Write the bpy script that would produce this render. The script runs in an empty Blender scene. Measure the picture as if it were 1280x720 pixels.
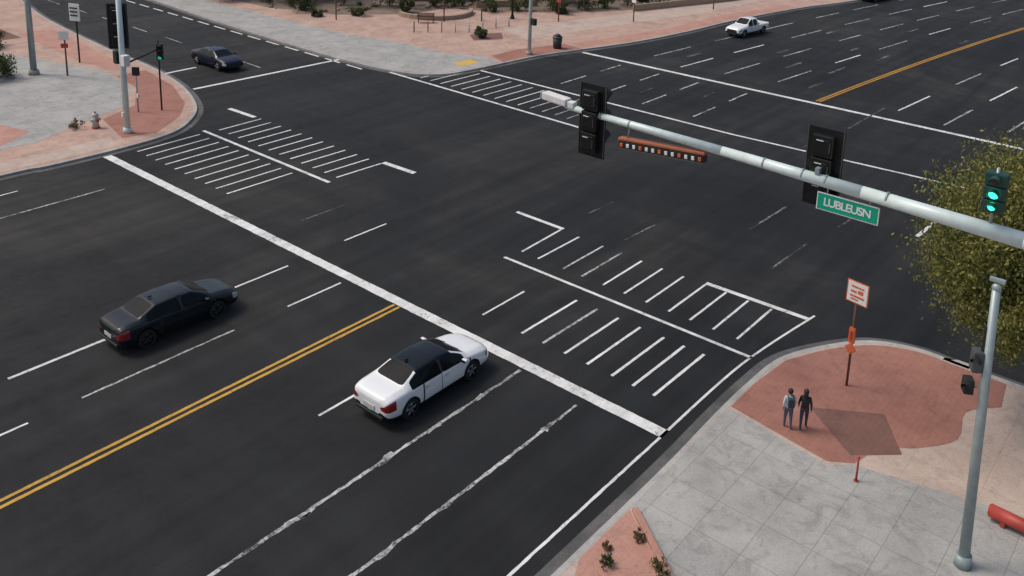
import bpy, bmesh, math, random
from mathutils import Vector, Matrix, Euler
random.seed(7)
R=random.random
def U(a,b): return a+(b-a)*random.random()
scene=bpy.context.scene
COL=bpy.context.collection

# ------------------------------------------------------------------ materials
def newmat(name):
    m=bpy.data.materials.new(name); m.use_nodes=True
    nt=m.node_tree; return m,nt,nt.nodes['Principled BSDF']
def N(nt,t,**k):
    n=nt.nodes.new(t)
    for a,b in k.items(): setattr(n,a,b)
    return n
def noise(nt,scale,detail=4,vec=None,rough=.6,dist=0):
    n=N(nt,'ShaderNodeTexNoise'); n.inputs['Scale'].default_value=scale; n.inputs['Detail'].default_value=detail
    n.inputs['Roughness'].default_value=rough; n.inputs['Distortion'].default_value=dist
    if vec is not None: nt.links.new(vec,n.inputs['Vector'])
    return n.outputs['Fac']
def objco(nt,scale=(1,1,1),loc=(0,0,0),rot=0):
    g=N(nt,'ShaderNodeNewGeometry'); mp=N(nt,'ShaderNodeMapping'); mp.inputs['Scale'].default_value=scale; mp.inputs['Location'].default_value=loc
    mp.inputs['Rotation'].default_value=(0,0,rot)
    nt.links.new(g.outputs['Position'],mp.inputs['Vector']); return mp.outputs['Vector']
def ramp(nt,fac,stops):
    r=N(nt,'ShaderNodeValToRGB'); nt.links.new(fac,r.inputs['Fac'])
    e=r.color_ramp.elements
    while len(e)<len(stops): e.new(.5)
    for i,(p,c) in enumerate(stops):
        e[i].position=p; e[i].color=(c[0],c[1],c[2],1) if hasattr(c,'__len__') else (c,c,c,1)
    return r.outputs['Color']
def mix(nt,fac,a,b,mode='MIX'):
    n=N(nt,'ShaderNodeMix',data_type='RGBA',blend_type=mode)
    for s,v in ((0,fac),(6,a),(7,b)):
        if hasattr(v,'is_linked'): nt.links.new(v,n.inputs[s])
        elif hasattr(v,'__len__'): n.inputs[s].default_value=(v[0],v[1],v[2],1)
        else: n.inputs[s].default_value=v
    return n.outputs[2]
def bump(nt,bs,h,strength=.3,dist=.02):
    b=N(nt,'ShaderNodeBump'); b.inputs['Strength'].default_value=strength; b.inputs['Distance'].default_value=dist
    nt.links.new(h,b.inputs['Height']); nt.links.new(b.outputs[0],bs.inputs['Normal'])
def simple(name,col,rough=.5,metal=0,var=.12,coat=0,emit=None,es=0,spec=None):
    m,nt,b=newmat(name)
    v=objco(nt)
    n=noise(nt,3.0,4,v)
    c=ramp(nt,n,[(.3,[x*(1-var) for x in col]),(.7,[min(1,x*(1+var)) for x in col])])
    nt.links.new(c,b.inputs['Base Color']); b.inputs['Roughness'].default_value=rough; b.inputs['Metallic'].default_value=metal
    b.inputs['Coat Weight'].default_value=coat; b.inputs['Coat Roughness'].default_value=.06
    if spec is not None: b.inputs['Specular IOR Level'].default_value=spec
    if emit: b.inputs['Emission Color'].default_value=(*emit,1); b.inputs['Emission Strength'].default_value=es
    return m

def asphalt_color(nt):
    v=objco(nt)
    big=noise(nt,.07,5,v,.65,1.0)
    c=ramp(nt,big,[(.3,(.0090,.0102,.0118)),(.5,(.0145,.0152,.0165)),(.72,(.031,.029,.0265))])
    sx=noise(nt,1.0,4,objco(nt,(.035,.75,1)),.55)
    c=mix(nt,.75,c,ramp(nt,sx,[(.32,.60),(.68,1.5)]),'MULTIPLY')
    sy=noise(nt,1.0,3,objco(nt,(.6,.03,1),(7,3,0)),.5)
    c=mix(nt,.5,c,ramp(nt,sy,[(.35,.72),(.68,1.3)]),'MULTIPLY')
    sp=noise(nt,26,3,v,.8)
    c=mix(nt,.7,c,ramp(nt,sp,[(.3,.45),(.7,1.65)]),'MULTIPLY')
    md=noise(nt,1.3,6,v,.7,.6)
    c=mix(nt,.6,c,ramp(nt,md,[(.35,.72),(.65,1.3)]),'MULTIPLY')
    return c,sp,md,v
def mat_asphalt():
    m,nt,b=newmat('asphalt')
    c,sp,md,v=asphalt_color(nt)
    nt.links.new(c,b.inputs['Base Color'])
    rr=ramp(nt,md,[(.3,.66),(.7,.92)]); nt.links.new(rr,b.inputs['Roughness'])
    b.inputs['Specular IOR Level'].default_value=.27
    bump(nt,b,sp,.5,.01)
    return m
def mat_paint(name,col,wear=.5,amount=.5):
    m,nt,b=newmat(name)
    a,sp,md,v=asphalt_color(nt)
    w=noise(nt,5.5,8,v,.75,.3)
    w2=noise(nt,.6,3,v)
    w=mix(nt,.35,w,w2)
    f=ramp(nt,w,[(wear-.07,1),(wear+.07,0)])
    f=mix(nt,amount,(0,0,0),f)
    d=noise(nt,2.2,5,v,.7)
    pc=mix(nt,.8,col,ramp(nt,d,[(.3,.70),(.65,1.0)]),'MULTIPLY')
    pc=mix(nt,.5,pc,ramp(nt,noise(nt,1.0,4,objco(nt,(.1,1.4,1),(3,9,0)),.6),[(.35,.62),(.6,1.0)]),'MULTIPLY')
    nt.links.new(mix(nt,f,pc,a),b.inputs['Base Color'])
    b.inputs['Roughness'].default_value=.75
    return m
def mat_paver(name,c1,c2,joint=.0,scale=.6,stain=.5,jf=.5,rot=0):
    m,nt,b=newmat(name)
    v=objco(nt)
    base=ramp(nt,noise(nt,.45,6,v,.7),[(.32,c1),(.68,c2)])
    base=mix(nt,.6,base,ramp(nt,noise(nt,14,4,v,.8),[(.3,.72),(.7,1.25)]),'MULTIPLY')
    st=noise(nt,1.1,6,v,.75,1.2)
    base=mix(nt,stain,base,ramp(nt,st,[(.36,.6),(.5,1),(.8,1.12)]),'MULTIPLY')
    spots=noise(nt,3.4,2,v,.5)
    base=mix(nt,stain*.6,base,ramp(nt,spots,[(.26,.45),(.33,1)]),'MULTIPLY')
    if joint:
        br=N(nt,'ShaderNodeTexBrick'); br.inputs['Scale'].default_value=1
        br.inputs['Brick Width'].default_value=joint; br.inputs['Row Height'].default_value=joint*scale
        br.inputs['Mortar Size'].default_value=.016 if joint>.8 else .010
        br.inputs['Mortar Smooth'].default_value=.5; br.offset=.0 if joint>.8 else .5
        br.inputs['Color1'].default_value=(1,1,1,1); br.inputs['Color2'].default_value=(.88,.88,.88,1); br.inputs['Mortar'].default_value=(.4,.39,.38,1)
        nt.links.new(objco(nt,rot=rot),br.inputs['Vector'])
        base=mix(nt,jf,base,br.outputs['Color'],'MULTIPLY')
    nt.links.new(base,b.inputs['Base Color']); b.inputs['Roughness'].default_value=.88
    bump(nt,b,st,.3,.01)
    return m
def mat_leaf(name,c1,c2):
    m,nt,b=newmat(name)
    v=objco(nt)
    base=ramp(nt,noise(nt,1.4,3,v),[(.3,c1),(.7,c2)])
    base=mix(nt,.7,base,ramp(nt,noise(nt,22,2,v),[(.3,.6),(.7,1.4)]),'MULTIPLY')
    nt.links.new(base,b.inputs['Base Color']); b.inputs['Roughness'].default_value=.6
    tr=N(nt,'ShaderNodeBsdfTranslucent'); nt.links.new(base,tr.inputs['Color'])
    ms=N(nt,'ShaderNodeMixShader'); ms.inputs[0].default_value=.35
    nt.links.new(b.outputs[0],ms.inputs[1]); nt.links.new(tr.outputs[0],ms.inputs[2]); nt.links.new(ms.outputs[0],nt.nodes['Material Output'].inputs[0])
    return m

M={}
M['asphalt']=mat_asphalt()
M['white']=mat_paint('white_road_paint',(.80,.80,.78),.41,.8)
M['whiteworn']=mat_paint('worn_white_road_paint',(.62,.62,.61),.49,.95)
M['faint']=mat_paint('faded_white_road_paint',(.26,.26,.26),.54,.98)
M['yellow']=mat_paint('yellow_road_paint',(.64,.36,.05),.40,.8)
M['orange_line']=mat_paint('orange_road_paint',(.55,.26,.03),.36,.8)
M['concrete']=mat_paver('concrete_slabs',(.30,.30,.285),(.42,.41,.39),1.5,1.0,.55,.6,.0)
M['kerb']=mat_paver('kerb_concrete',(.32,.31,.295),(.46,.445,.42),0,1,.5)
M['gutter']=mat_paver('gutter_concrete',(.055,.055,.056),(.14,.138,.135),0,1,.6)
M['pink']=mat_paver('pink_gravel',(.37,.24,.19),(.52,.355,.285),0,1,.5)
M['palepink']=mat_paver('pale_pink_concrete',(.42,.32,.265),(.53,.42,.355),2.2,1.0,.4,.4)
M['red']=mat_paver('red_brick_paving',(.28,.12,.09),(.38,.18,.135),.42,.5,.45,.35)
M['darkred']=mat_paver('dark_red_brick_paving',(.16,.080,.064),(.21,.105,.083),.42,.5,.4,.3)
M['salmon']=mat_paver('salmon_paving',(.40,.20,.15),(.50,.28,.22),.6,1.0,.4,.3)
M['dirt']=mat_paver('planting_soil',(.14,.105,.08),(.24,.18,.14),0,1,.5)
M['tactile']=simple('tactile_yellow',(.6,.36,.06),.7)
M['sand']=mat_paver('desert_ground',(.26,.2,.15),(.36,.28,.22),0,1,.5)
M['steel']=simple('galvanised_steel',(.30,.36,.37),.42,.3)
M['armsteel']=simple('pale_painted_steel',(.60,.70,.69),.4,.05,.08)
M['black']=simple('black_housing',(.005,.006,.007),.4)
M['blackmat']=simple('black_matte',(.012,.013,.014),.7)
M['ridge']=simple('dark_grey_trim_and_glint',(.07,.075,.08),.35)  # plain dark grey trim; on signal backs its strips are painted glints
M['glass']=simple('tinted_glass',(.004,.006,.008),.10,0,.05,0,spec=.2)
M['carwhite']=simple('white_car_paint',(.80,.81,.82),.28,0,.02,.8)
M['cardark']=simple('dark_blue_grey_car_paint',(.007,.011,.016),.26,0,.05,.25,spec=.3)
M['carblue']=simple('navy_car_paint',(.004,.008,.030),.26,0,.05,.2,spec=.25)
M['roofblack']=simple('black_glass_roof',(.005,.008,.012),.16,0,.05,.1,spec=.3)
M['trim']=simple('black_plastic_trim',(.012,.012,.013),.6)
M['tire']=simple('tyre_rubber',(.014,.014,.014),.8)
M['rim']=simple('alloy_rim',(.32,.33,.35),.3,.8)
M['darkrim']=simple('dark_alloy_rim',(.06,.062,.066),.35,.7)
M['tail']=simple('red_tail_light',(.26,.012,.01),.15,0,.1,1)
M['head']=simple('headlight_lens',(.32,.35,.38),.08,0,.05,1)
M['plate']=simple('licence_plate',(.55,.56,.5),.5)
M['chrome']=simple('chrome',(.6,.62,.64),.15,1)
M['signgreen']=simple('green_sign_face',(.0,.33,.20),.4,0,.05)
M['signwhite']=simple('white_sign_face',(.72,.72,.70),.5,0,.05)
M['orange']=simple('orange_sign_face',(.60,.13,.05),.5)
M['orangedull']=simple('dull_orange_metal',(.36,.12,.06),.6)
M['redpaint']=simple('red_painted_steel',(.38,.05,.035),.5)
M['rust']=simple('rusty_post',(.13,.06,.04),.7)
M['greenlens']=simple('green_lens_lit',(.0,.4,.25),.3,0,.05,0,(.05,1,.55),2.0)
M['greendim']=simple('green_lens_dim',(.0,.3,.2),.3,0,.05,0,(.05,1,.55),.35)
M['darklens']=simple('unlit_lens',(.03,.012,.01),.25)
M['housegreen']=simple('dark_green_housing',(.01,.05,.04),.45)
M['skin']=simple('skin',(.40,.23,.16),.55)
M['hair']=simple('dark_hair',(.012,.009,.007),.6)
M['shirtblue']=simple('pale_blue_shirt',(.42,.48,.50),.85)
M['shirtdark']=simple('black_jacket',(.012,.013,.016),.85)
M['jeans']=simple('dark_jeans',(.035,.045,.07),.85)
M['greytrouser']=simple('grey_trousers',(.08,.10,.14),.85)
M['bag']=simple('navy_backpack',(.03,.04,.06),.8)
M['shoe']=simple('shoes',(.22,.22,.22),.7)
M['bark']=simple('tree_bark',(.10,.085,.05),.9,0,.35)
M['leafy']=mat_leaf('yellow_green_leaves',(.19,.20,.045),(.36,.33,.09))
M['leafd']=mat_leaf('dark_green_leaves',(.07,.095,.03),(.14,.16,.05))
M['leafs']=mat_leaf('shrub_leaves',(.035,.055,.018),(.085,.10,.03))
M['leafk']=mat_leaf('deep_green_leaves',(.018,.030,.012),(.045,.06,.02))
M['flower']=simple('dry_blossom',(.34,.13,.10),.7)
M['wall']=simple('tan_stucco',(.34,.25,.18),.9)
M['wallb']=simple('brown_stucco',(.17,.11,.08),.9)
M['bin']=simple('dark_bin',(.03,.035,.04),.5)
M['cabinet']=simple('pale_utility_cabinet',(.42,.42,.38),.6)
M['stone']=simple('landscape_stone',(.24,.18,.14),.9,0,.3)

# ------------------------------------------------------------------ mesh builder
class MB:
    def __init__(s): s.bm=bmesh.new(); s.m=[]
    def mi(s,k):
        if k not in s.m: s.m.append(k)
        return s.m.index(k)
    def _tag(s,geom,k,sm=False):
        i=s.mi(k)
        for f in geom:
            f.material_index=i; f.smooth=sm
    def box(s,c,size,k,rot=None,bev=0):
        r=bmesh.ops.create_cube(s.bm,size=1); vs=r['verts']
        mt=Matrix.Translation(Vector(c))@(rot.to_4x4() if rot else Matrix())@Matrix.Diagonal((*size,1))
        bmesh.ops.transform(s.bm,matrix=mt,verts=vs)
        fs=set(f for v in vs for f in v.link_faces); s._tag(fs,k)
        if bev:
            es=list(set(e for v in vs for e in v.link_edges))
            rr=bmesh.ops.bevel(s.bm,geom=es,offset=bev,segments=2,affect='EDGES',profile=.6)
            s._tag(rr['faces'],k)
    def cyl(s,p0,p1,r0,r1,k,seg=12,cap=True,sm=True):
        p0=Vector(p0);p1=Vector(p1); d=p1-p0; q=d.to_track_quat('Z','Y').to_matrix()
        a=[];b=[]
        for i in range(seg):
            t=2*math.pi*i/seg; o=q@Vector((math.cos(t),math.sin(t),0))
            a.append(s.bm.verts.new(p0+o*r0)); b.append(s.bm.verts.new(p1+o*r1))
        fs=[s.bm.faces.new((a[i],a[(i+1)%seg],b[(i+1)%seg],b[i])) for i in range(seg)]
        s._tag(fs,k,sm)
        if cap:
            s._tag([s.bm.faces.new(a[::-1]),s.bm.faces.new(b)],k)
    def sphere(s,c,r,k,sc=(1,1,1),sub=2):
        rr=bmesh.ops.create_icosphere(s.bm,subdivisions=sub,radius=r); vs=rr['verts']
        bmesh.ops.transform(s.bm,matrix=Matrix.Translation(Vector(c))@Matrix.Diagonal((*sc,1)),verts=vs)
        s._tag(set(f for v in vs for f in v.link_faces),k,True)
    def poly(s,pts,k):
        f=s.bm.faces.new([s.bm.verts.new(p) for p in pts]); s._tag([f],k); return f
    def tube(s,pts,rs,k,seg=8):
        for i in range(len(pts)-1): s.cyl(pts[i],pts[i+1],rs[i],rs[i+1],k,seg,True)
    def visor(s,c,dirv,r,L,k):
        d=Vector(dirv).normalized(); z=Vector((0,0,1)); y=d.cross(z).normalized()
        n=10; prev=None
        for i in range(n+1):
            t=math.pi*(-.15+1.3*i/n); o=y*math.cos(t)+z*math.sin(t)
            a=s.bm.verts.new(Vector(c)+o*r); b=s.bm.verts.new(Vector(c)+o*r+d*(L if .1<i/n<.9 else L*.55))
            if prev: s._tag([s.bm.faces.new((prev[0],a,b,prev[1]))],k,True)
            prev=(a,b)
    def leaves(s,c,rad,n,size,keys,clumps=40,hollow=.35,csz=1.25):
        cx,cy,cz=c
        cl=[]
        for i in range(clumps):
            while True:
                p=Vector((U(-1,1),U(-1,1),U(-1,1)))
                if hollow<p.length<1: break
            cl.append((Vector((cx+p.x*rad[0],cy+p.y*rad[1],cz+p.z*rad[2])),U(.14,.30)*min(rad)*csz,U(-.25,.25)))
        for i in range(n):
            cc,cr,tb=random.choice(cl)
            p=Vector((random.gauss(0,.5),random.gauss(0,.5),random.gauss(0,.42)))*cr
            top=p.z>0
            p=cc+p
            q=Euler((U(0,6.3),U(0,6.3),U(0,6.3))).to_matrix()
            w=size*U(.6,1.3); h=w*U(.35,.6)
            pts=[p+q@Vector((-w/2,0,0)),p+q@Vector((0,-h/2,0)),p+q@Vector((w/2,0,0)),p+q@Vector((0,h/2,0))]
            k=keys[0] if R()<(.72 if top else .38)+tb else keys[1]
            s.poly(pts,k)
    def finish(s,name,loc=(0,0,0),rotz=0,scale=1,recalc=True):
        if recalc: bmesh.ops.recalc_face_normals(s.bm,faces=s.bm.faces)
        me=bpy.data.meshes.new(name); s.bm.to_mesh(me); s.bm.free()
        for k in s.m: me.materials.append(M[k])
        o=bpy.data.objects.new(name,me); COL.objects.link(o)
        o.location=loc; o.rotation_euler=(0,0,rotz); o.scale=(scale,)*3
        return o

def sheet(name,pts,z,k):
    b=MB(); f=b.poly([(p[0],p[1],z) for p in pts],k)
    f.normal_update()
    if f.normal.z<0: f.normal_flip()
    return b.finish(name,recalc=False)
def smooth(pts,n=6):
    out=[]
    P=[pts[0]]+list(pts)+[pts[-1]]
    for i in range(1,len(P)-2):
        p0,p1,p2,p3=[Vector((q[0],q[1])) for q in P[i-1:i+3]]
        for j in range(n):
            t=j/n
            out.append(.5*((2*p1)+(-p0+p2)*t+(2*p0-5*p1+4*p2-p3)*t*t+(-p0+3*p1-3*p2+p3)*t**3))
    out.append(Vector(pts[-1][:2])); return out

# ------------------------------------------------------------------ ground and road
sheet('ground',[(-1500,-1500),(1500,-1500),(1500,1500),(-1500,1500)],-.02,'sand')
sheet('road',[(-80,-80),(260,-80),(260,260),(-80,260)],0,'asphalt')

def block(curb,outer,base,name='sidewalk',flip=1):
    c=smooth(curb); zt=.13
    b=MB()
    ring=[(p.x,p.y) for p in c]+list(outer)
    f=b.poly([(x,y,zt) for x,y in ring],base); f.normal_update()
    if f.normal.z<0: f.normal_flip()
    n=len(c)
    for i in range(n-1):
        p,q=c[i],c[i+1]
        b.poly([(p.x,p.y,0),(q.x,q.y,0),(q.x,q.y,zt),(p.x,p.y,zt)],'kerb')
    b.finish(name,recalc=False)
    def off(d):
        r=[]
        for i in range(n):
            a=c[max(0,i-1)]; e=c[min(n-1,i+1)]; t=(e-a).normalized(); nn=Vector((-t.y,t.x))*flip
            r.append(c[i]+nn*d)
        return r
    def band(d0,d1,z0,z1,k,nm):
        A=off(d0);B=off(d1); bb=MB()
        for i in range(n-1):
            bb.poly([(A[i].x,A[i].y,z0),(A[i+1].x,A[i+1].y,z0),(B[i+1].x,B[i+1].y,z1),(B[i].x,B[i].y,z1)],k)
        return bb.finish(nm)
    band(0,.2,.134,.134,'kerb','kerb')
    band(-.42,-.0,.004,.006,'gutter','gutter')
lc=[(-60,53.4),(-20,53.3),(5,53.2),(18.7,53.2),(21.1,52.9),(25.3,52.8),(28.9,53.3),(31.4,55.1),(33.3,57.8),(35.1,62.8),(36.2,69.2),(36.7,78.1),(38.2,92.5),(40.5,104.3),(48,140)]
mc=[(58,160),(50.9,110),(50.4,95.7),(49.3,81),(48.6,63.8),(49.2,55),(51.2,51.6),(55.3,50.7),(62.6,49.9),(72.6,47.2),(80.8,46.0),(91.5,45.2),(103.8,43.3),(115.8,40.2),(150,33),(200,22)]
nc=[(-60,12.7),(-20,12.6),(5,12.6),(17,12.6),(22.7,12.6),(26.3,12.7),(28.8,12.7),(31.2,12.5),(33.3,11.5),(34.9,10.2),(35.6,8.5),(35.6,6.6),(35.6,0),(35.6,-70)]
block(lc,[(48,250),(-79,250),(-79,53.4)],'pink',flip=1)
block(mc,[(250,22),(250,250),(58,250)],'pink',flip=1)
block(nc,[(-79,-70),(-79,12.7)],'palepink',flip=-1)
block([(57,-70),(57,0),(58.5,3.2),(62,4.4),(90,2),(150,-10),(220,-28)],[(220,-70)],'pink',flip=-1)

# paving inlays
sheet('concrete_pavement',[(29.7,81.6),(33,70.6),(32.1,64.6),(29.6,60.6),(26.3,59.4),(22.5,57.3),(20.4,57.5),(-40,57.5),(-40,82)],.138,'concrete')
sheet('brick_pavement',[(28.3,54.0),(31,56),(32.8,58.4),(34.5,63),(35.3,68.5),(32.9,68.5),(32.4,64.4),(30.2,60.4),(27.2,58.9),(26.3,54.5)],.138,'red')
sheet('brick_pavement',[(34.9,70),(35.6,78),(36.6,88),(33.6,88),(33.0,76),(33.3,70.6)],.138,'salmon')
sheet('brick_pavement',[(14,58.2),(20.5,58.0),(23.0,59.6),(22.0,63),(14,64)],.142,'salmon')
sheet('brick_pavement',[(27,86),(33.2,86),(33.2,92),(26,92)],.138,'darkred')
sheet('concrete_pavement',[(-40,53.9),(18.7,53.7),(25.3,53.3),(25.9,55.2),(-40,55.8)],.138,'palepink')
ic=smooth([(50.9,110),(50.6,95.7),(49.55,81),(48.85,63.8),(49.45,55.2),(51.4,51.9),(55.4,51.0),(57.5,50.8)])
sheet('concrete_pavement',[(p.x+.02,p.y+.0) for p in ic]+[(58.2,53),(56.6,56.5),(56.4,62),(55.2,68),(54.6,76),(54.8,96),(56,110)],.138,'concrete')
sheet('brick_pavement',[(58,50.75),(62.6,50.2),(67,49.0),(67.3,51.2),(62.5,52.8),(58.8,52.9)],.138,'red')
sheet('concrete_pavement',[(67.6,49.0),(72.6,47.6),(80.8,46.4),(91.5,45.6),(103.8,43.7),(103.8,45.2),(91.5,47.6),(80.8,48.2),(72.6,49.8),(67.8,51)],.138,'salmon')
sheet('concrete_pavement',[(66,55),(76,53),(90,50),(110,48),(110,51),(90,54),(78,57),(68,60)],.138,'palepink')
sheet('planting_bed',[(57,84),(60,76),(66,71),(71,71),(74,66),(80,60),(86,56.5),(100,52.5),(118,49),(120,70),(90,95),(57,110)],.138,'dirt')
sheet('planting_bed',[(62,58),(64.5,56.5),(66.5,58.5),(63.5,60)],.138,'darkred')
sheet('tactile_paving',[(54.3,52.2),(56.3,52.0),(56.5,53.2),(54.5,53.4)],.142,'tactile')
# near corner
sheet('concrete_pavement',[(20.6,12.38),(22.7,12.38),(26.3,12.45),(26.9,12.45),(26.3,8.6),(26.9,8.0),(28.2,2.6),(28.2,-12),(12,-12),(16.6,8.2),(18.6,9.3)],.138,'concrete')
red=[(27.05,12.47),(28.8,12.47),(31.1,12.25)]+[(p.x,p.y) for p in smooth([(31.1,12.25),(33.1,11.25),(34.6,10.0),(35.3,8.5),(35.3,7.2)],4)][1:]+[(35.3,5.2)]+[(p.x,p.y) for p in smooth([(33.6,5.0),(32.4,5.9),(30.6,5.7),(29.2,6.6),(28.4,7.5),(27.0,7.95)],4)]+[(26.5,8.7)]
sheet('brick_pavement',red,.138,'red')
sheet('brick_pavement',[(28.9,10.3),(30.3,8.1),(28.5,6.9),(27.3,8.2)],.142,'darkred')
sheet('brick_pavement',[(20.4,12.36),(17.9,12.36),(17.1,12.0),(14.5,8.0),(16.5,8.4),(18.4,9.5)],.138,'salmon')
b=MB()
b.box(((20.45+18.5)/2,(12.2+9.45)/2,.2),(3.4,.2,.16),'salmon',Euler((0,0,math.atan2(2.75,1.95))).to_matrix(),.03)
b.finish('planter_edging')

# ------------------------------------------------------------------ road markings
def strip(b,p,q,w,k,rag=.0,z=.009):
    p=Vector(p);q=Vector(q); d=q-p; L=d.length; d/=L; nn=Vector((-d.y,d.x))
    n=max(1,int(L/.25)) if rag else 1
    A=[];B=[]
    for i in range(n+1):
        t=L*i/n; c=p+d*t
        A.append(b.bm.verts.new((*(c+nn*(w/2+U(-rag,rag))),z))); B.append(b.bm.verts.new((*(c-nn*(w/2+U(-rag,rag))),z)))
    b._tag([b.bm.faces.new((A[i],B[i],B[i+1],A[i+1])) for i in range(n)],k)
b=MB()
strip(b,(24.3,13.5),(24.3,52.4),.50,'white',.012)
b.finish('stop_line')
b=MB()
strip(b,(-40,26.50),(24.0,26.50),.14,'yellow',.008); strip(b,(-40,26.80),(24.0,26.80),.14,'yellow',.008)
b.finish('double_yellow_line')
b=MB()
for yy,xe in((19.66,23.9),(16.76,23.6)):
    strip(b,(-30,yy),(xe,yy),.12,'whiteworn',.025)
    for x in (9.6,13.2,14.1,16.4,18.7,21.5):
        x+=U(-.5,.5); strip(b,(x,yy+U(-.03,.03)),(x+U(.3,.8),yy+U(-.08,.08)),U(.15,.24),'whiteworn',.06,.0075)
strip(b,(-20,13.55),(24,13.55),.10,'white',.01)
sp=smooth([(24,13.55),(30,13.5),(35.4,12.85)],8)
for i in range(len(sp)-1): strip(b,sp[i],sp[i+1],.10,'white')
for x0,x1,y,w,k in [(11.2,15.6,33.05,.15,'white'),(20.0,23.1,33.0,.11,'white'),(12.4,18.4,30.0,.10,'whiteworn'),(20.9,23.7,29.97,.10,'white'),(6,10.6,29.95,.1,'white'),
    (26.5,29.2,33.2,.10,'white'),(25.9,28.6,23.45,.10,'white'),(17.2,19.2,23.07,.11,'white'),(16.4,21.8,47.6,.10,'whiteworn'),(4,9,47.6,.1,'white'),(14.5,18.6,50.6,.1,'white'),
    (26.5,29.5,36.6,.07,'faint')]:
    strip(b,(x0,y),(x1,y),w,k,.015 if k!='white' else .006)
for x0,x1,y,w in [(38.2,42.0,16.2,.10),(41.5,45.7,19.0,.12),(48.5,52,18.6,.1),(45,49,15.6,.1),(55.5,59,22.3,.1),(62,69,21.6,.12),(37.4,39.6,26.4,.08),(36,38.6,23.1,.1)]:
    strip(b,(x0,y),(x1,y-.15),w,'faint',.03)
strip(b,(46.8,12.1),(49.6,11.9),.22,'white')
b.finish('lane_markings')
b=MB()
strip(b,(30.6,13.4),(30.5,26.3),.17,'white',.006)
for i,y in enumerate([25.0,23.5,22.4,21.2,20.05,18.9,17.75,16.7,15.6,14.5]):
    strip(b,(31.45,y),(34.65 if y<22 else 34.7,y),.11,'whiteworn' if i in(1,2) else 'white',.006)
for y in [21.3,20.2,19.1,18.0,16.85,15.9,15.0]:
    strip(b,(25.9,y),(29.55,y-.05),.12,'whiteworn' if y in(20.2,) else 'white',.006)
strip(b,(34.9,26.15),(34.9,29.3),.24,'white'); strip(b,(31.5,26.05),(34.75,26.2),.12,'white')
strip(b,(34.95,12.95),(34.8,17.8),.26,'white')
b.finish('crosswalk')
b=MB()
strip(b,(30.7,39.7),(30.7,52.6),.22,'white',.006)
for i in range(10): strip(b,(25.9,51.9-i*1.06),(30.15,52.1-i*1.08),.12,'white',.006)
for i in range(12): strip(b,(31.45,52.0-i*1.09),(34.7,52.1-i*1.11),.12,'white',.006)
strip(b,(35.0,37.3),(34.9,39.9),.36,'white'); strip(b,(34.6,52.7),(34.5,55.6),.34,'white')
b.finish('crosswalk')
b=MB()
strip(b,(49.0,55.2),(48.6,34),.24,'white',.006); strip(b,(54.8,50.4),(54.9,27),.24,'white',.006); strip(b,(54.9,27),(56.1,9),.22,'white',.006)
for i in range(14): strip(b,(49.6,52.2-i*1.15),(54.0,52.1-i*1.15),.12,'white' if i<10 else 'whiteworn',.006)
b.finish('crosswalk')
b=MB()
strip(b,(66.3,48.3),(66.3,6),.42,'white',.01); strip(b,(35.3,61.6),(48.7,61.3),.32,'white')
b.finish('stop_line')
b=MB()
def fy(x): return -(x-67)*.08-(x-67)**2*.0008 if x>67 else 0
for y0,k in [(43.2,'whiteworn'),(39.2,'white'),(35.4,'whiteworn'),(31.0,'white'),(20.6,'white'),(16.8,'white'),(13.0,'white')]:
    x=67.5+U(0,3)
    while x<170:
        L=U(4.5,6.5); strip(b,(x,y0+fy(x)),(x+L,y0+fy(x+L)),.15,k if R()<.5 else 'whiteworn',.02); x+=L+U(3.0,5.5)
    if y0>28:
        x=56.5
        strip(b,(x,y0),(x+3.4,y0),.15,'whiteworn',.02); strip(b,(x+5.5,y0),(x+8.5,y0),.15,'whiteworn',.02)
for x,y in [(72,41),(80,36.5),(92,38),(86,32.5),(75,33),(98,27),(100,33),(112,30),(76,29.5),(84,29),(70,28.3),(59,37.2),(61,33)]:
    strip(b,(x,y+fy(x)),(x+U(1.6,4),y+fy(x+1.8)),U(.1,.4),'faint',.06)
strip(b,(36.1,67),(38.8,67.1),.25,'white')
for i in range(14):
    strip(b,(48.0+.03*i,57.5+i*2.9),(48.05+.03*i,59.5+i*2.9),.2,'white')
for i in range(9):
    strip(b,(42.4,63.5+i*6),(42.5,66.5+i*6),.12,'whiteworn',.02)
b.finish('lane_markings')
b=MB()
for i in range(60):
    x=67+i*2
    for o in (0,.28): strip(b,(x,25.8+o+fy(x)),(x+2,25.8+o+fy(x+2)),.16,'orange_line')
b.finish('double_yellow_line')

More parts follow.
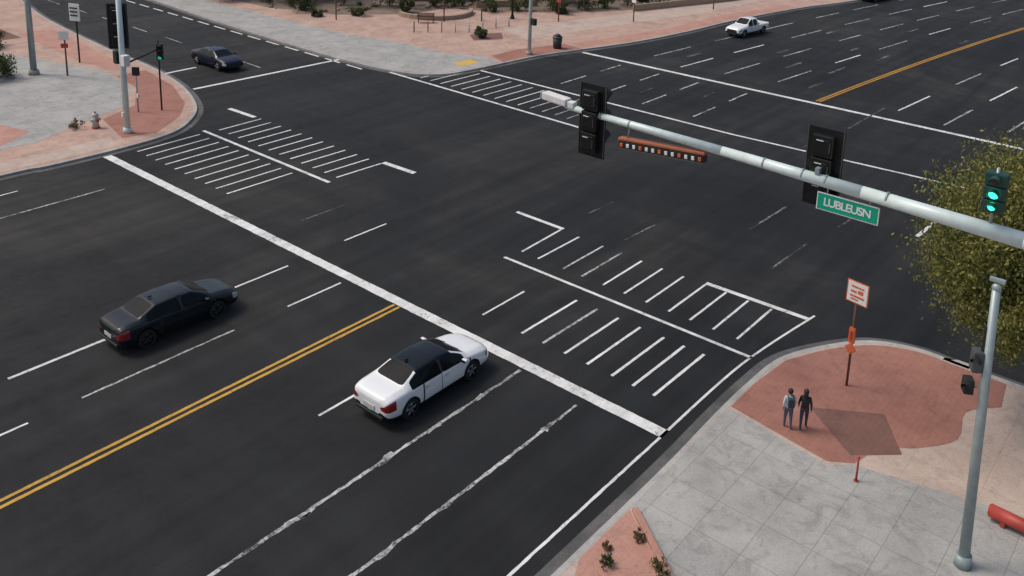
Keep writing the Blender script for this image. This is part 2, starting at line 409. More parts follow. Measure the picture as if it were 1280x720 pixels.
# ------------------------------------------------------------------ vehicles
SEDAN=[(0.00,.42,.70,.60,.66,.80,.50,.85,.87),(0.08,.30,.85,.60,.80,.93,.63,.99,1.01),(0.35,.24,.91,.62,.86,.98,.69,1.05,1.07),
(0.78,.20,.93,.64,.88,.99,.71,1.08,1.10),(1.50,.20,.93,.64,.89,.99,.60,1.36,1.41),(2.20,.20,.93,.64,.89,.97,.61,1.40,1.46),
(2.95,.20,.93,.63,.89,.95,.60,1.35,1.41),(3.72,.20,.93,.62,.88,.92,.73,.99,1.02),(4.30,.22,.93,.58,.86,.84,.70,.91,.94),
(4.70,.24,.88,.52,.80,.73,.60,.81,.84),(4.90,.36,.70,.48,.62,.62,.45,.70,.73)]
PICK=[(0.00,.50,.80,.75,.80,1.00,.74,1.08,1.02),(0.06,.48,.92,.75,.90,1.02,.80,1.12,1.10),(0.12,.45,.93,.76,.90,1.02,.80,1.12,.72),(1.95,.38,.94,.76,.91,1.02,.80,1.12,.72),
(2.0,.35,.94,.76,.91,1.04,.80,1.15,1.12),(2.1,.32,.94,.76,.91,1.10,.70,1.70,1.76),(3.2,.32,.94,.76,.91,1.08,.68,1.74,1.80),(3.95,.32,.94,.75,.90,1.06,.76,1.18,1.20),
(4.9,.34,.94,.70,.88,.98,.74,1.06,1.10),(5.25,.36,.90,.65,.84,.88,.70,.98,1.0),(5.4,.45,.80,.6,.72,.78,.6,.84,.86)]
def car(name,loc,rotz,paint,roof,scale=1,kind='sedan',rim='rim'):
    K=SEDAN if kind=='sedan' else PICK
    def at(x):
        for i in range(len(K)-1):
            if x<=K[i+1][0]+1e-6:
                t=(x-K[i][0])/(K[i+1][0]-K[i][0]); return [K[i][j]+(K[i+1][j]-K[i][j])*t for j in range(1,9)]
    L=K[-1][0]
    if kind=='sedan':
        xs=[0,.03,.08,.2,.35,.6,.78,.84,1.05,1.2,1.45,1.52,1.535,1.8,2.12,2.3,2.36,2.375,2.44,2.7,2.93,3.0,3.2,3.5,3.66,3.72,3.735,4.0,4.3,4.52,4.7,4.84,4.9]
        glassw=(3.0,3.66); glassr=(.84,1.45); side=[(1.05,2.36),(2.44,3.5)]; seams=[(1.52,1.535),(2.36,2.375),(3.72,3.735)]; roofr=(1.45,3.0); wx=(.98,3.83); wr=.345
    else:
        xs=[0,.03,.06,.12,.16,.6,1.2,1.9,1.95,2.0,2.03,2.1,2.16,2.25,2.6,2.95,3.0,3.15,3.25,3.5,3.7,3.88,3.95,4.2,4.6,4.9,5.1,5.25,5.34,5.4]
        glassw=(3.25,3.88); glassr=(2.03,2.1); side=[(2.25,2.95),(3.0,3.7)]; seams=[]; roofr=(2.16,3.15); wx=(1.05,4.4); wr=.39
    mats=[paint,'trim','glass',roof,'tail','head','ridge']
    bm=bmesh.new(); cl=bm.edges.layers.float.new('crease_edge'); rings=[]
    for x in xs:
        zb,ws,zm,wb,zbt,wt,zt,zc=at(x)
        half=[(0,zb),(ws-.12,zb),(ws-.02,zb+.13),(ws,zm),(wb,zbt),(wt,zt),(max(.1,wt-.07),zt+.03 if kind=='sedan' or x>2.05 else zt),((wt-.09)*.6,zc-.008),(0,zc)]
        ring=[(y,z) for y,z in half]+[(-y,z) for y,z in half[-2:0:-1]]
        rings.append([bm.verts.new((x-L/2,y,z)) for y,z in ring])
    n=16
    def inr(x,r): return r[0]-1e-4<=x<=r[1]+1e-4
    for i in range(len(xs)-1):
        xm=(xs[i]+xs[i+1])/2
        for j in range(n):
            jj=j if j<8 else 15-j
            f=bm.faces.new((rings[i][j],rings[i+1][j],rings[i+1][(j+1)%n],rings[i][(j+1)%n])); f.smooth=True
            k=0
            if jj in(0,1): k=1
            elif jj in(2,3):
                if any(inr(xm,s) for s in seams): k=1
                elif jj==3 and xm<.3: k=4
                elif jj==3 and xm>L-.42 and xm<L-.04: k=5
            elif jj==4:
                if any(inr(xm,s) for s in side): k=2
                elif kind=='sedan' and 2.36<xm<2.44: k=1
            elif jj==5: k=3 if inr(xm,roofr) else 0
            else:
                if inr(xm,glassw) or inr(xm,glassr): k=2
                elif inr(xm,roofr): k=3
                elif kind!='sedan' and .12<xm<1.95: k=1
            f.material_index=k
    f=bm.faces.new(rings[0][::-1]); f.material_index=0
    f=bm.faces.new(rings[-1]); f.material_index=1
    for e in bm.edges:
        s=set(f.material_index for f in e.link_faces)
        if 2 in s and len(s)>1: e[cl]=.8
    for i in range(len(xs)-1):
        for j in (4,12):
            e=bm.edges.get((rings[i][j],rings[i+1][j]))
            if e: e[cl]=max(e[cl],.35)
    bmesh.ops.recalc_face_normals(bm,faces=bm.faces)
    me=bpy.data.meshes.new('tmp'); bm.to_mesh(me); bm.free()
    for k in mats: me.materials.append(M[k])
    o=bpy.data.objects.new('tmpbody',me); COL.objects.link(o)
    cb=MB(); cb.m=list(mats)
    for x in wx:
        for s in(-1,1):
            cb.cyl((x-L/2,s*.66,wr+.02),(x-L/2,s*1.1,wr+.02),wr+.06,wr+.06,'trim',28)
    co=cb.finish('tmpcut')
    sm=o.modifiers.new('s','SUBSURF'); sm.levels=2
    bo=o.modifiers.new('b','BOOLEAN'); bo.operation='DIFFERENCE'; bo.object=co; bo.solver='EXACT'
    bpy.context.view_layer.update()
    dg=bpy.context.evaluated_depsgraph_get()
    nm=bpy.data.meshes.new_from_object(o.evaluated_get(dg)); nm.name=name
    bpy.data.objects.remove(o); bpy.data.objects.remove(co)
    body=bpy.data.objects.new('body',nm); COL.objects.link(body)
    b=MB()
    for x in wx:
        for s in(-1,1):
            cx=x-L/2; y0=s*.70;y1=s*.915
            prof=[(y0,wr*.7),(y0,wr*.95),(y0+s*.03,wr),(y1-s*.03,wr),(y1,wr*.94),(y1-s*.005,wr*.70)]
            for a in range(len(prof)-1):
                b.cyl((cx,prof[a][0],wr),(cx,prof[a+1][0]+(1e-4),wr),prof[a][1],prof[a+1][1],'tire',26,False)
            b.cyl((cx,y1-s*.06,wr),(cx,y1-s*.055,wr),wr*.68,wr*.68,'trim',24)
            b.cyl((cx,y1-s*.05,wr),(cx,y1-s*.002,wr),wr*.16,wr*.13,rim,12)
            for q in range(5):
                t=q*2*math.pi/5+.3
                for dt in(-.13,.13):
                    p0=Vector((cx+math.cos(t)*wr*.1,y1-s*.03,wr+math.sin(t)*wr*.1)); p1=Vector((cx+math.cos(t+dt)*wr*.68,y1-s*.02,wr+math.sin(t+dt)*wr*.68))
                    b.cyl(p0,p1,.022,.018,rim,6)
            b.cyl((cx,y1-s*.03,wr),(cx,y1-s*.004,wr),wr*.72,wr*.66,rim,26,False)
    if kind=='sedan': mx,mz=3.35,1.0
    else: mx,mz=3.6,1.18
    for s in(-1,1):
        b.box((mx-L/2,s*1.0,mz),(.13,.2,.13),paint if kind=='sedan' else 'trim',None,.04)
        b.box((mx-L/2-.068,s*1.0,mz),(.01,.16,.09),'glass')
        b.box((mx-L/2,s*.9,mz-.03),(.06,.12,.04),'trim')
        if kind=='sedan':
            for hx in(1.62,2.55): b.box((hx-L/2,s*.945,.86),(.2,.025,.03),'chrome' if paint=='carwhite' else paint,None,.008)
    b.box((-L/2-.012,0,.62 if kind=='sedan' else .8),(.02,.5,.14),'plate',None,.006)
    b.box((-L/2+.02,0,.37 if kind=='sedan' else .5),(.1,1.25,.1),'trim',None,.03)
    b.box((L/2-.015,0,.40),(.06,1.1,.13),'trim',None,.03)
    if kind=='sedan':
        b.box((-L/2+.045,0,.86),(.03,1.0,.035),'tail' if paint=='carwhite' else 'trim',None,.01)
        for s in(-1,1): b.cyl((-L/2-.01,s*.5,.34),(-L/2+.08,s*.5,.34),.045,.045,'chrome',10)
        b.box((1.6-L/2,0,1.475),(.16,.05,.06),roof,None,.02)
        for s in(-.35,.3): b.cyl((3.72-L/2,s,1.02),(3.5-L/2,s+.42,1.125),.012,.01,'trim',5)
    fit=b.finish('wheels_and_fittings')
    root=bpy.data.objects.new(name,None); COL.objects.link(root)
    body.parent=root; fit.parent=root
    root.location=loc; root.rotation_euler=(0,0,rotz); root.scale=(scale,)*3
    return root
car('white_sedan_car',(20.75,21.55,0),math.radians(.5),'carwhite','roofblack',1.07,rim='rim')
car('dark_sedan_car',(17.05,32.25,0),math.radians(0),'cardark','cardark',1.05,rim='darkrim')
car('dark_sedan_car.001',(40.3,66.4,0),math.radians(-90),'carblue','carblue',1.05,rim='rim')
car('white_pickup_truck',(85.3,41.3,0),math.radians(172),'carwhite','carwhite',1.0,kind='pickup')
car('dark_sedan_car.002',(117,39.2,0),math.radians(170),'cardark','cardark',1.05)

# ------------------------------------------------------------------ signals
def signal(b,c,fdir,H,W,lit=None,plate=True,body='black',lk='greenlens'):
    c=Vector(c); f=Vector((*fdir,0)).normalized(); s=Vector((-f.y,f.x,0)); rot=Matrix((f,s,Vector((0,0,1)))).transposed()
    if plate:
        b.box(c,(.06,W,H),'black',rot,.03)
        for sg in(-1,1): b.box(c-f*.035+s*sg*(W/2-.035),(.02,.04,H*.98),'ridge',rot)  # paler strips put a glint into the colour of both plate edges
    hw=W*.56 if plate else W; hs=H*.86/3
    for i in range(3):
        z=c.z+(1-i)*hs
        b.box(Vector((c.x,c.y,z))-f*.03,(.5 if plate else W*.55,hw,hs*.95),body,rot,.05)
        p=Vector((c.x,c.y,z))+f*(.235 if plate else W*.3)
        k='darklens'
        if lit==i: k=lk
        b.cyl(p,p+f*.03,hs*.34,hs*.34,k,18)
        b.visor(p+f*.01,f,hs*.38,hs*.75,'blackmat' if body=='black' else body)
        if plate:
            q=Vector((c.x,c.y,z))-f*.29
            b.box(q,(.04,hw*.7,hs*.62),'black',rot,.02)
            b.box(q-f*.02+s*(-hw*.36),(.03,.025,hs*.42),'ridge',rot)  # painted glint down one edge of each section, not wear
            b.box(q-f*.03+s*(hw*.12)+Vector((0,0,hs*.26)),(.03,hw*.34,.025),'armsteel',rot)  # pale bar painting a white reflection on the section back
AX=27.8
b=MB()
b.cyl((AX,.8,.13),(AX,.8,.5),.42,.40,'concrete',20)
b.cyl((AX,.8,.5),(AX,.8,9.4),.30,.2,'armsteel',20)
pts=[(AX,.8,8.75),(AX,4.25,8.93),(AX,9.0,9.06),(AX,14,9.18),(AX,20.9,9.30)]
b.tube(pts,[.27,.25,.21,.17,.12],'armsteel',20)
b.sphere((AX,20.9,9.30),.12,'armsteel')
for y in(8.2,17.9,19.2,10.2,11.0,12.4): b.cyl((AX,y-.03,8.95+.0165*y),(AX,y+.03,8.95+.0165*y),.265-.006*y,.265-.006*y,'steel',20)
for y,z,H in((19.66,9.0,2.95),(10.5,9.4,2.75)):
    b.box((AX+.12,y,z),(.5,.14,.2),'steel'); 
    signal(b,(AX+.02 if y>15 else AX+.4,y,z),(1,0),H,1.28)
b.finish('traffic_signal_mast_arm')
b=MB()
signal(b,(AX,5.2,10.15),(-.92,-.05),1.45,.62,lit=1,plate=False,body='housegreen')
b.sphere((AX-.15,5.2,9.75),.13,'greenlens')
b.cyl((AX,5.2,8.95),(AX,5.2,10.9),.05,.05,'steel',10)
b.finish('traffic_light')
b=MB()
b.box((AX,21.45,9.50),(.42,1.2,.30),'signwhite',Euler((.06,0,0)).to_matrix(),.05); b.cyl((AX,20.85,9.3),(AX,20.95,9.5),.06,.06,'steel',8)
b.box((AX,22.1,9.53),(.36,.12,.26),'steel',Euler((.06,0,0)).to_matrix(),.03)
b.box((AX,20.65,9.42),(.3,.3,.26),'signwhite',None,.04)
b.finish('traffic_camera')
b=MB()
rt=Euler((-.085,0,0)).to_matrix()
def lp(u,v,w=0): return Vector((AX,16.45,8.62))+rt@Vector((w,u,v))
b.box(lp(0,.16),(.34,3.7,.11),'orangedull',rt,.03)
b.box(lp(0,-.05),(.34,3.6,.26),'trim',rt,.02)
b.box(lp(0,-.2),(.4,3.6,.06),'ridge',rt,.01)
for i in range(13):
    u=-1.68+i*.28
    b.box(lp(u,-.05,-.18),(.05,.12,.15),'signwhite' if i%3 else 'orange',rt,.02)
for u in(-1.5,1.5): b.cyl(lp(u,.2),(AX,16.45+u*.97,9.2),.03,.03,'steel',8)
b.finish('signal_light_bar')
b=MB()
b.box((AX-.05,9.4,8.42),(.05,2.05,.60),'signwhite',None,.01)
b.box((AX-.05,9.4,8.42),(.06,1.99,.54),'signgreen',None,.01)
for y in(8.7,10.1): b.cyl((AX-.05,y,8.72),(AX-.03,y,9.0),.025,.025,'steel',8)
so=b.finish('street_name_sign')
t=bpy.data.curves.new('street_name_lettering','FONT'); t.body='LUBLEUSN'; t.size=.38; t.align_x='CENTER'; t.align_y='CENTER'; t.extrude=.004; t.offset=.006; t.materials.append(M['signwhite'])
to=bpy.data.objects.new('lettering',t); COL.objects.link(to); to.parent=so
to.rotation_euler=Matrix(((0,0,-1),(-1,0,0),(0,1,0))).to_euler(); to.location=(AX-.087,9.4,8.42); t.space_character=.85

# pedestrian signal pole on near corner
b=MB()
px,py=24.8,4.0
b.cyl((px,py,.13),(px,py,.5),.24,.21,'steel',18)
b.cyl((px,py,.5),(px,py+.25,8.6),.15,.11,'steel',18)
b.sphere((px,py+.25,8.65),.13,'steel'); b.box((px,py+.25,8.85),(.12,.4,.12),'steel',None,.03)
for z,yy in((6.45,.30),(5.65,.42)):
    b.box((px-.05,py+.15+yy,z),(.34,.26,.62 if z>6 else .42),'blackmat' if z<6 else 'ridge',Euler((0,0,.5)).to_matrix(),.04)
    b.cyl((px,py+.15,z),(px-.05,py+.15+yy,z),.03,.03,'steel',8)
    b.visor((px-.2,py+.15+yy-.05,z+.05),(-1,.2,0),.14,.2,'blackmat')
b.box((px-.02,py+.3,7.1),(.1,.16,.8),'blackmat',None,.02)
b.finish('pedestrian_signal_pole')

# corner sign
b=MB()
sx,sy=31.1,9.8; rs=Euler((0,0,math.radians(-10))).to_matrix()
b.cyl((sx,sy,.13),(sx,sy,4.35),.05,.05,'rust',8)
b.box((sx-.06,sy-.02,3.95),(.03,.86,.86),'orange',rs,.01); b.box((sx-.066,sy-.02,3.95),(.034,.78,.78),'signwhite',rs,.01)
for (u,v,w,h) in[(0,.22,.5,.06),(-.12,.05,.2,.14),(.15,.03,.22,.08),(0,-.15,.55,.07),(.1,-.27,.3,.05)]:
    b.box(Vector((sx-.07,sy-.02,3.95))+rs@Vector((-.008,u,v)),(.03,w,h),'orange',rs)
b.box((sx-.08,sy,2.25),(.06,.26,.62),'orange',rs,.06); b.box((sx-.09,sy,1.72),(.06,.34,.34),'orange',Euler((.785,0,-.17)).to_matrix(),.04)
b.box((sx-.125,sy+.02,2.25),(.02,.08,.36),'redpaint',rs)
b.finish('traffic_sign')
b=MB(); b.cyl((26.2,7.6,.13),(26.2,7.6,1.0),.035,.035,'redpaint',8); b.sphere((26.2,7.6,1.0),.05,'redpaint'); b.cyl((26.2,7.6,.13),(26.2,7.6,.17),.08,.08,'redpaint',10); b.finish('red_bollard')
b=MB(); b.cyl((27.3,3.9,.42),(27.2,2.2,.42),.2,.2,'redpaint',16); b.cyl((27.3,3.95,.42),(27.3,3.9,.42),.14,.2,'redpaint',16)
for y in(3.5,2.6): b.box((27.25,y,.22),(.3,.12,.2),'redpaint')
b.finish('red_bench')

# ------------------------------------------------------------------ people
def person(name,loc,rotz,shirt,trous,h=1.5,bag=False,longhair=False,step=.1,k=1.0):
    V=[];E=[];Rr=[]
    def v(x,y,z,r,p=None):
        V.append((x,y,z)); Rr.append(r*k)
        if p is not None: E.append((p,len(V)-1))
        return len(V)-1
    pel=v(0,0,.95,.145); wa=v(0,0,1.10,.125,pel); ch=v(-.01,0,1.32,.155,wa); nb=v(0,0,1.46,.075,ch); nk=v(.01,0,1.53,.055,nb); hd=v(.02,0,1.61,.085,nk); ht=v(.01,0,1.69,.09,hd)
    for s in(-1,1):
        st=step*s
        sh=v(0,s*.17,1.41,.062,ch); el=v(-.03-st*.5,s*.235,1.14,.045,sh); wr=v(.05-st*1.2,s*.245,.92,.028,el); pm=v(.065-st*1.3,s*.245,.865,.03,wr)
        for q in range(4):
            f1=v(.05-st*1.3+q*.02,s*.245,.815+.003*abs(q-1.5),.009,pm); v(.055-st*1.3+q*.02,s*.235,.775+.006*abs(q-1.5),.0075,f1)
        th=v(.095-st*1.3,s*.225,.85,.010,pm); v(.105-st*1.3,s*.215,.82,.008,th)
        hp=v(0,s*.09,.88,.092,pel); kn=v(.03+st,s*.10,.50,.06,hp); an=v(-.02+st*1.8,s*.10,.09,.04,kn); v(.13+st*1.8,s*.115,.035,.035,an)
    me=bpy.data.meshes.new('t'); me.from_pydata(V,E,[]); o=bpy.data.objects.new('t',me); COL.objects.link(o)
    o.modifiers.new('k','SKIN')
    for i,sv in enumerate(me.skin_vertices[0].data): sv.radius=(Rr[i],Rr[i]); sv.use_root=(i==0)
    ss=o.modifiers.new('s','SUBSURF'); ss.levels=2
    bpy.context.view_layer.update(); dg=bpy.context.evaluated_depsgraph_get()
    nm=bpy.data.meshes.new_from_object(o.evaluated_get(dg)); bpy.data.objects.remove(o)
    nm.materials.clear()
    for kk in('skin',shirt,trous,'shoe','hair'): nm.materials.append(M[kk])
    for p in nm.polygons:
        c=p.center; p.use_smooth=True
        if c.z<.085: i=3
        elif abs(c.y)>.19 and c.z<.93: i=0
        elif c.z<.98: i=2
        elif c.z<1.49: i=1
        else: i=0
        p.material_index=i
    body=bpy.data.objects.new('body',nm); COL.objects.link(body)
    b=MB()
    b.sphere((-.005,0,1.665),.118,'hair',(1.0,.88,1.0),3)
    if longhair: b.sphere((-.06,0,1.56),.1,'hair',(.6,.95,1.4),2)
    b.sphere((.03,0,1.635),.1,'skin',(.98,.8,1.15),3)
    b.cyl((.115,0,1.655),(.14,0,1.62),.01,.018,'skin',6)
    for s in(-1,1): b.sphere((.118,s*.033,1.66),.012,'hair'); b.sphere((.02,s*.09,1.64),.025,'skin',(.6,.4,1))
    b.box((.125,0,1.585),(.01,.045,.01),'redpaint')
    if bag:
        b.box((-.2,0,1.25),(.15,.26,.38),'bag',None,.05)
        for s in(-1,1): b.tube([(-.14,s*.1,1.44),(0,s*.11,1.5),(.13,s*.1,1.36)],[.02,.02,.02],'bag',6)
    f=b.finish('head_details')
    root=bpy.data.objects.new(name,None); COL.objects.link(root); body.parent=root; f.parent=root
    root.location=loc; root.rotation_euler=(0,0,rotz); root.scale=(h/1.75,)*3
person('person',(27.25,10.42,.14),math.radians(40),'shirtblue','greytrouser',1.5,bag=True,step=.06,k=1.15)
person('person.001',(27.55,9.98,.14),math.radians(20),'shirtdark','jeans',1.52,longhair=True,step=-.08,k=1.1)

# ------------------------------------------------------------------ vegetation
def tree(name,base,crown,rad,n,size,keys,trunk=.18,clumps=60,limbs=7,hollow=.35):
    b=MB(); B=Vector(base); C=Vector(crown)
    f=B.lerp(C,.45)+Vector((U(-.3,.3),U(-.3,.3),0)); 
    b.tube([B,B.lerp(f,.5)+Vector((.1,-.08,0)),f],[trunk,trunk*.8,trunk*.65],'bark',10)
    for i in range(limbs):
        a=i*2*math.pi/limbs+U(-.3,.3); e=C+Vector((math.cos(a)*rad[0]*.7,math.sin(a)*rad[1]*.7,U(-.3,.6)*rad[2]))
        m=f.lerp(e,.5)+Vector((0,0,U(-.2,.4)))
        b.tube([f,m,e],[trunk*.45,trunk*.28,trunk*.08],'bark',7)
        for j in range(3):
            e2=m.lerp(e,U(.2,.9)); b.tube([e2,e2+Vector((U(-1,1),U(-1,1),U(.1,1)))*min(rad)*.4],[trunk*.12,trunk*.03],'bark',5)
    b.leaves(C,rad,n,size,keys,clumps,hollow)
    return b.finish(name,recalc=False)
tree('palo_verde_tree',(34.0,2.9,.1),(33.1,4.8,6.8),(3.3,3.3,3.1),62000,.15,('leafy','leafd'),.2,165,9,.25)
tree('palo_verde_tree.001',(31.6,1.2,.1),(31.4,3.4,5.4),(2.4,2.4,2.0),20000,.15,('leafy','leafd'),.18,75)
for i,(x,y,h,r) in enumerate([(61,86,3.2,3.2),(66,84,3.0,2.8),(57,93,3.6,3.4),(72,79,3.0,2.4),(92,64,3,3),(83,64.5,2.8,2.2),(106,57,3,3),(99,61,3,2.4),(44,118,4.5,4),(29,100,3.6,3.5),(24,95,3.4,3.2),(116,54,3.0,2.8)]):
    tree('street_tree',(x,y,.1),(x+U(-.4,.4),y+U(-.4,.4),h),(r,r,r*.75),4200,.32,('leafs','leafk'),.17,34,5)
def shrub(x,y,r,h,n,keys=('leafs','leafd'),name='shrub',size=.16,z=.14,cl=16):
    b=MB()
    for i in range(5): b.tube([(x,y,z),(x+U(-.5,.5)*r,y+U(-.5,.5)*r,z+h*.7)],[.03,.01],'bark',5)
    b.leaves((x,y,z+h*.45),(r,r,h*.5),n,size,keys,cl,.0,1.6)
    b.finish(name,recalc=False)
for x,y,r,kk in [(68.6,74.2,1.9,1),(66.5,76.5,1.7,0),(70.9,72.4,1.4,0),(79,62,2.0,1),(82,60.5,1.7,0),(76,64.4,1.4,1),(88,58,1.7,0),(92.5,56.4,1.5,1),(73.5,66.4,1.0,1),(61.5,74,.8,1),(58.6,80,1.5,0),(101,53.8,1.5,0),(63.4,58.4,.6,1),
    (31,90,1.6,0),(64,79.6,2.0,0),(96.5,54.6,1.4,0),(85,59.2,1.3,1),(61,82.5,2.0,0),(59,86,2.0,0),(75.5,69.5,1.5,0),(56.6,90,1.9,0),(54.5,98,1.8,0),(72.6,70.8,1.1,1),(106,51.6,1.4,0),(112,50.2,1.4,0),(30.2,84,1.3,0),(90,57.3,1.0,1),(98.6,54.2,1.0,1),(58.0,76.5,.6,1),(66.2,71.8,.9,0),(78.4,60.2,.8,0)]:
    shrub(x,y,r,r*1.8,int(1300+600*r),('leafs','leafk') if kk==0 else ('leafd','leafs'),size=.2)
shrub(26.3,74.0,1.35,2.4,4600,('leafd','leafs'),size=.2,cl=40)
shrub(24.2,72.2,1.2,1.6,2600,('leafs','leafd'),size=.17,cl=24)
for x,y,r in [(19.0,10.4,.34),(18.2,11.7,.24),(19.6,11.5,.2),(17.2,10.2,.42),(18.7,12.0,.15),(17.5,11.3,.2)]:
    shrub(x,y,r,r*1.3,520,('leafs','leafd') if r>.22 else ('leafd','flower'),size=.07)
b=MB()
for i in range(90):
    x=U(57,118); yy=50.5+ (118-x)*.47+U(-1,6)
    r=U(.12,.4); b.sphere((x,yy,.13+r*.3),r,'stone',(U(.8,1.3),U(.8,1.2),.7),1)
b.finish('landscape_rocks')

# ------------------------------------------------------------------ street furniture in the distance
b=MB(); x,y=27.0,55.2
b.cyl((x,y,.13),(x,y,.5),.28,.25,'armsteel',14); b.cyl((x,y,.5),(x,y,9.8),.2,.15,'armsteel',14)
signal(b,(x+.1,y+.5,7.0),(.6,.8),2.9,1.2)
b.box((x-.1,y-.55,5.0),(.4,.45,.7),'signwhite',None,.04); b.box((x,y+.6,5.0),(.4,.45,.8),'blackmat',None,.04)
b.cyl((x,y-.55,5),(x,y+.6,5),.05,.05,'steel',8); b.box((x-.2,y,1.4),(.14,.2,.3),'signwhite',None,.02)
b.cyl((x,y,4.6),(x+3.6,y+2.6,4.5),.07,.06,'blackmat',8)
b.finish('traffic_signal_pole')
b=MB(); signal(b,(30.9,57.9,4.3),(-.6,-.8),1.3,.45,lit=2,plate=False,lk='greendim'); b.cyl((30.9,58.1,.13),(30.9,58.1,5.1),.06,.06,'blackmat',8); b.finish('traffic_light')
b=MB(); b.cyl((29.6,58.8,.13),(29.6,58.8,3.2),.05,.05,'steel',8); b.box((29.6,58.8,3.0),(.1,.5,.6),'blackmat',Euler((0,0,.7)).to_matrix(),.03); b.box((29.6,58.7,1.3),(.12,.2,.3),'signwhite'); b.finish('push_button_post')
b=MB(); b.cyl((28.8,73,.13),(28.8,73,11),.24,.17,'steel',14); b.cyl((28.8,73,.13),(28.8,73,.5),.4,.36,'concrete',14); b.finish('street_lamp')
b=MB(); b.cyl((32.8,74.2,.13),(32.8,74.2,4.9),.07,.07,'blackmat',8); b.box((32.7,74.2,4.3),(.06,1.0,1.4),'signwhite',Euler((0,0,.4)).to_matrix(),.02)
for z in(4.65,4.35,4.05): b.box((32.64,74.2,z),(.06,.7,.1),'blackmat',Euler((0,0,.4)).to_matrix())
b.finish('traffic_sign')
b=MB(); b.cyl((30.4,71,.13),(30.4,71,3.6),.07,.06,'rust',8); b.box((30.35,71,3.3),(.06,.7,.7),'signwhite',Euler((0,0,.9)).to_matrix(),.02); b.box((30.35,71,2.5),(.06,.5,.35),'redpaint',Euler((0,0,.9)).to_matrix(),.02); b.finish('traffic_sign')
b=MB(); x,y=26.1,57.5
b.cyl((x,y,.13),(x,y,.2),.26,.26,'redpaint',14); b.cyl((x,y,.2),(x,y,.95),.2,.19,'cabinet',14); b.sphere((x,y,.98),.22,'cabinet',(1,1,.8)); b.cyl((x,y,1.1),(x,y,1.24),.06,.06,'redpaint',8)
for d in((1,0),(-1,0),(0,-1)): b.cyl((x,y,.68),(x+d[0]*.32,y+d[1]*.32,.68),.09,.1,'redpaint' if d[1] else 'cabinet',10)
b.finish('fire_hydrant')
shrub(25.2,58.3,.5,.7,500,('leafd','flower'),size=.12)
b=MB(); b.cyl((61.7,50.9,.13),(61.7,50.9,11),.17,.13,'armsteel',12); b.cyl((61.7,50.9,.13),(61.7,50.9,.4),.3,.28,'concrete',12)
b.box((61.6,50.4,3.2),(.3,.5,.6),'blackmat',None,.04); b.box((61.5,51.5,5.6),(.3,.5,1.0),'blackmat',None,.04); b.finish('traffic_signal_pole')
b=MB(); b.cyl((65.4,50.6,.13),(65.4,50.6,1.15),.38,.45,'bin',16); b.cyl((65.4,50.6,1.15),(65.4,50.6,1.3),.48,.4,'ridge',16); b.cyl((65.4,50.6,1.3),(65.4,50.6,1.5),.4,.15,'bin',16); b.finish('litter_bin')
b=MB(); b.cyl((72.4,62.2,.13),(72.4,62.2,9),.12,.1,'blackmat',10); b.cyl((72.4,62.2,.13),(72.4,62.2,.5),.25,.2,'blackmat',10); b.finish('street_lamp')
def bench(x,y,a):
    b=MB()
    for i in range(4): b.box((0,-.24+i*.14,.45),(1.8,.11,.05),'rust')
    for i in range(3): b.box((0,.32,.6+i*.14),(1.8,.04,.1),'rust')
    for s in(-.75,.75):
        b.box((s,-.22,.22),(.06,.06,.44),'blackmat'); b.box((s,.3,.45),(.06,.06,.9),'blackmat'); b.box((s,.05,.62),(.06,.5,.05),'blackmat')
    b.finish('park_bench',(x,y,.13),a)
bench(64.2,66.8,-.7)
for x,y in[(60.2,64.3),(61.2,63.4),(62.2,62.5),(63.2,61.6),(64.2,60.7),(66.4,60.9),(67.6,60.2),(68.8,59.5)]:
    b=MB(); b.tube([(x,y,.13),(x,y,.95),(x+.15,y+.15,1.1),(x+.45,y+.45,1.1),(x+.6,y+.6,.95),(x+.6,y+.6,.13)],[.045]*6,'rust' if x<63 else 'steel',8); b.finish('bike_rack')
for x,y,h in[(66,66,3.5),(69,63.5,3.2),(58.5,74,3.2),(75,58,3),(94,50,3.4),(81,52.5,3)]:
    b=MB(); b.cyl((x,y,.13),(x,y,h),.07,.06,'rust',8); b.box((x-.08,y,h-.4),(.05,.7,.8),random.choice(['signwhite','redpaint','signwhite']),Euler((0,0,U(-.4,.8))).to_matrix(),.01); b.finish('traffic_sign')
b=MB(); pv=None
for i in range(13):
    a=math.pi*(.9+.9*i/12); p=Vector((68.5+4*math.cos(a),70+4*math.sin(a)))
    if pv is not None:
        d=(p-pv); b.box(((p.x+pv.x)/2,(p.y+pv.y)/2,.36),(d.length+.02,.4,.46),'wall',Euler((0,0,math.atan2(d.y,d.x))).to_matrix())
    pv=p
b.finish('low_seat_wall')
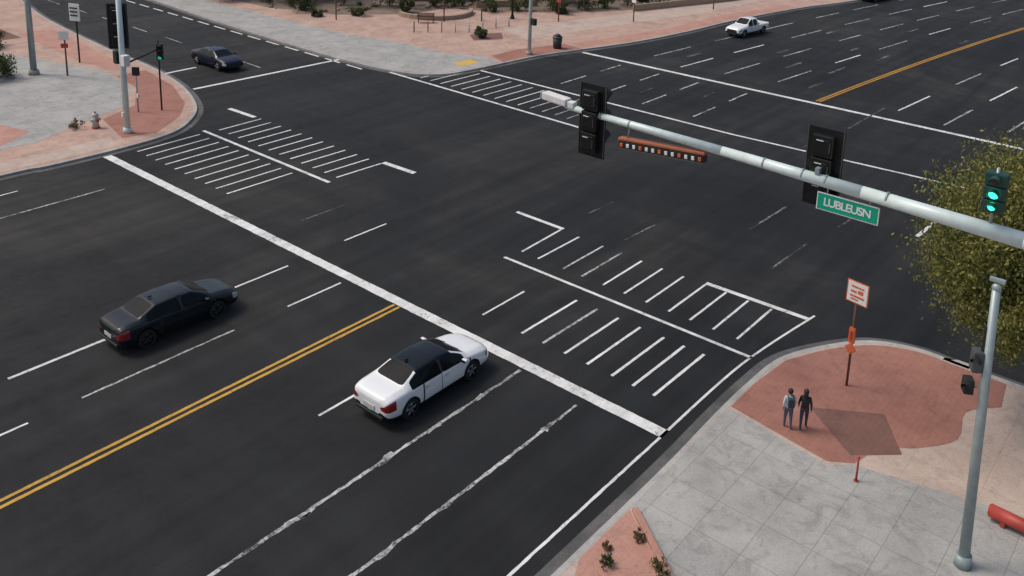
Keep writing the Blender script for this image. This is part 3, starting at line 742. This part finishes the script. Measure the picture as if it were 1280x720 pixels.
def building(name,x,y,w,d,h,rot,k='wall'):
    b=MB(); b.box((0,0,h/2),(w,d,h),k); b.box((0,0,h+.15),(w+.3,d+.3,.3),'wallb'); b.box((0,0,.3),(w+.1,d+.1,.6),'wallb')
    n=int(w/3)
    for i in range(n):
        xx=-w/2+1.5+i*3
        if i%3==1: b.box((xx,-d/2-.03,1.35),(1.3,.12,2.3),'trim'); b.box((xx,-d/2-.08,1.4),(1.1,.06,2.0),'glass')
        else: b.box((xx,-d/2-.03,1.9),(1.7,.1,1.5),'trim'); b.box((xx,-d/2-.07,1.9),(1.5,.06,1.3),'glass')
        b.box((xx,-d/2-.6,2.95),(2.2,1.2,.1),'rust')
    b.finish(name,(x,y,.13),rot)
building('stucco_building',82,75,20,9,4.2,-.6)
building('stucco_building.001',125,62,26,10,4.5,-.25,'wallb')
b=MB()
for (x0,y0,x1,y1) in[(86,55.8,100,51.6),(100,51.6,118,48.2),(74,69,80,65)]:
    d=Vector((x1-x0,y1-y0)); b.box(((x0+x1)/2,(y0+y1)/2,.5),(d.length,.3,.75),'wall',Euler((0,0,math.atan2(d.y,d.x))).to_matrix(),.02)
b.finish('garden_wall')

# ------------------------------------------------------------------ light, sky, camera
SUN_EL=math.radians(55); SUN_AZ=math.radians(120)
w=bpy.data.worlds.new('World'); scene.world=w; w.use_nodes=True
nt=w.node_tree; bg=nt.nodes['Background']; sky=nt.nodes.new('ShaderNodeTexSky'); sky.sky_type='NISHITA'; sky.sun_disc=False
sky.sun_elevation=SUN_EL; sky.sun_rotation=math.pi/2-SUN_AZ; sky.air_density=1.2; sky.dust_density=4.5; sky.ozone_density=.6
nt.links.new(sky.outputs[0],bg.inputs[0]); bg.inputs[1].default_value=.12
sl=bpy.data.lights.new('sun','SUN'); sl.energy=1.5; sl.angle=math.radians(18); sl.color=(1,.95,.88)
so=bpy.data.objects.new('sun',sl); COL.objects.link(so)
dv=Vector((math.cos(SUN_EL)*math.cos(SUN_AZ),math.cos(SUN_EL)*math.sin(SUN_AZ),math.sin(SUN_EL)))
so.rotation_euler=dv.to_track_quat('Z','Y').to_euler(); so.location=(0,0,60)

cd=bpy.data.cameras.new('camera'); cam=bpy.data.objects.new('camera',cd); COL.objects.link(cam); scene.camera=cam
cam.location=(0,0,20); cam.rotation_euler=(1.34370,-.03622,-.89778)
cd.sensor_width=36; cd.lens=32.2; cd.shift_x=-.0391; cd.shift_y=-.2422; cd.clip_end=4000
scene.view_settings.view_transform='Standard'; scene.view_settings.look='None'; scene.view_settings.exposure=0
